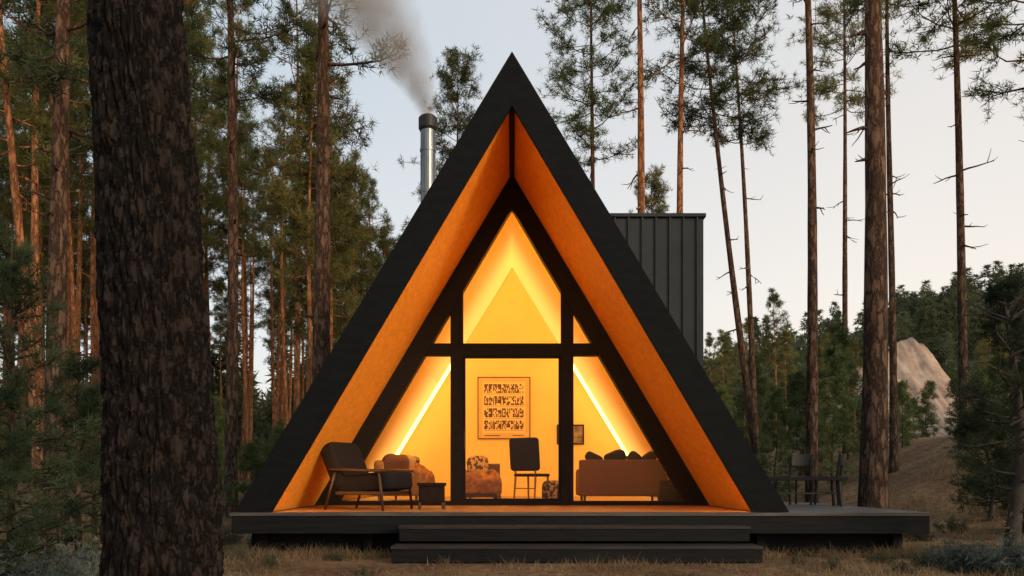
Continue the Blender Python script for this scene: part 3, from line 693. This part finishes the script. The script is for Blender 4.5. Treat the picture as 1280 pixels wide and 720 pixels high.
for j in range(nzr-1):
    for i in range(nxr-1): fs.append((j*nxr+i, j*nxr+i+1, (j+1)*nxr+i+1, (j+1)*nxr+i))
rk = MB().add(vs, fs).build('rock_outcrop', ROCK, None, True); rk.location = (30.6,57,3.0)
tag(rk, 'bare tan eroded bluff below the wooded ridge at right', 'rock', kind='structure')

# --- smoke plume (volume)
SM, nt, N, Lk = newmat('smoke')
try: SM.cycles.volume_step_rate = 4
except Exception: pass
o_ = N.new('ShaderNodeOutputMaterial'); pv = N.new('ShaderNodeVolumePrincipled'); pv.inputs['Color'].default_value = (.78,.68,.58,1); pv.inputs['Anisotropy'].default_value = .2
tc = N.new('ShaderNodeTexCoord'); sx = N.new('ShaderNodeSeparateXYZ'); Lk.new(tc.outputs['Object'], sx.inputs[0])
def mth(op, a, b=None, clamp=False):
    n_ = N.new('ShaderNodeMath'); n_.operation = op; n_.use_clamp = clamp
    for i, q in enumerate((a,b)):
        if q is None: continue
        if isinstance(q, (int,float)): n_.inputs[i].default_value = q
        else: Lk.new(q, n_.inputs[i])
    return n_.outputs[0]
nz = N.new('ShaderNodeTexNoise'); nz.inputs['Scale'].default_value = 1.6; nz.inputs['Detail'].default_value = 3; Lk.new(tc.outputs['Object'], nz.inputs['Vector'])
T = mth('MAXIMUM', sx.outputs['Z'], 0.)
T2 = mth('MULTIPLY', T, T)
cxn = mth('ADD', mth('MULTIPLY', T, -.36), mth('MULTIPLY', T2, -.11))
wob = mth('MULTIPLY', mth('SUBTRACT', nz.outputs['Fac'], .5), mth('MULTIPLY', T, .75))
dx = mth('ADD', mth('SUBTRACT', sx.outputs['X'], cxn), wob)
dy = mth('ADD', sx.outputs['Y'], mth('MULTIPLY', wob, .6))
rr = mth('SQRT', mth('ADD', mth('MULTIPLY', dx, dx), mth('MULTIPLY', dy, dy)))
rd = mth('ADD', mth('MULTIPLY', T, .42), .17)
fall = mth('SUBTRACT', 1., mth('DIVIDE', rr, rd), True)
nn = mth('ADD', mth('MULTIPLY', mth('SUBTRACT', nz.outputs['Fac'], .36), 2.4, True), .25)
dens = mth('MULTIPLY', mth('MULTIPLY', fall, nn), mth('DIVIDE', 7.5, mth('ADD', mth('MULTIPLY', T, .8), .6)))
Lk.new(dens, pv.inputs['Density']); Lk.new(pv.outputs[0], o_.inputs['Volume'])
tz = np.linspace(0,3.6,12); sm = MB().tube([(-.36*q-.11*q*q,0,q) for q in tz], [.17+.46*q for q in tz], 20)
so_ = sm.build('smoke', SM, None, True); so_.location = (fx, 14.5, DK+6.95)
tag(so_, 'pale wood smoke drifting up and left from the steel flue', 'smoke', kind='stuff')

# ------------------------------------------------------------------ world, sun, camera
W = bpy.data.worlds.new('World'); S.world = W; W.use_nodes = True
nt = W.node_tree; N = nt.nodes; Lk = nt.links; N.clear()
out = N.new('ShaderNodeOutputWorld'); bg1 = N.new('ShaderNodeBackground'); bg2 = N.new('ShaderNodeBackground'); ad = N.new('ShaderNodeAddShader')
sky = N.new('ShaderNodeTexSky'); sky.sky_type = 'NISHITA'; sky.sun_disc = False; sky.sun_elevation = rad(20); sky.sun_rotation = rad(135); sky.dust_density = 2.5
Lk.new(sky.outputs[0], bg1.inputs[0]); bg1.inputs[1].default_value = .05
tc = N.new('ShaderNodeTexCoord'); sp = N.new('ShaderNodeSeparateXYZ'); Lk.new(tc.outputs['Generated'], sp.inputs[0])
def ramp(cols):
    rp = N.new('ShaderNodeValToRGB'); cr = rp.color_ramp
    cr.elements[0].position = 0; cr.elements[0].color = (*cols[0][1],1); cr.elements[1].position = 1; cr.elements[1].color = (*cols[-1][1],1)
    for p, c in cols[1:-1]:
        e = cr.elements.new(p); e.color = (*c,1)
    Lk.new(sp.outputs['Z'], rp.inputs[0]); return rp
ra = ramp([(0,(.78,.70,.63)),(.2,(.72,.71,.68)),(.45,(.56,.625,.66)),(1,(.62,.66,.70))])
rb = ramp([(0,(1.0,.83,.67)),(.2,(.95,.84,.72)),(.45,(.82,.775,.715)),(1,(.64,.65,.66))])
mr = N.new('ShaderNodeMapRange'); mr.inputs['From Min'].default_value = -.35; mr.inputs['From Max'].default_value = .42
Lk.new(sp.outputs['X'], mr.inputs['Value'])
mx = N.new('ShaderNodeMixRGB'); Lk.new(mr.outputs[0], mx.inputs[0]); Lk.new(ra.outputs[0], mx.inputs[1]); Lk.new(rb.outputs[0], mx.inputs[2])
Lk.new(mx.outputs[0], bg2.inputs[0]); bg2.inputs[1].default_value = .90
Lk.new(bg1.outputs[0], ad.inputs[0]); Lk.new(bg2.outputs[0], ad.inputs[1]); Lk.new(ad.outputs[0], out.inputs[0])
sl = bpy.data.lights.new('sun', 'SUN'); sl.energy = 2.0; sl.angle = rad(16); sl.color = (1,.74,.50)
so2 = bpy.data.objects.new('sun', sl); COL.objects.link(so2)
az, el = rad(135), rad(20)
dirv = Vector((math.sin(az)*math.cos(el), math.cos(az)*math.cos(el), math.sin(el)))
so2.rotation_euler = dirv.to_track_quat('Z','Y').to_euler()
cam = bpy.data.cameras.new('camera'); co = bpy.data.objects.new('camera', cam); COL.objects.link(co)
co.location = (0,0,EH); co.rotation_euler = (rad(90),0,0); cam.sensor_width = 36; cam.lens = F/1280*36
cam.shift_y = (HY-360)/1280; cam.clip_end = 3000; cam.clip_start = .05
S.camera = co
S.view_settings.view_transform = 'Standard'; S.view_settings.look = 'None'; S.view_settings.exposure = 0
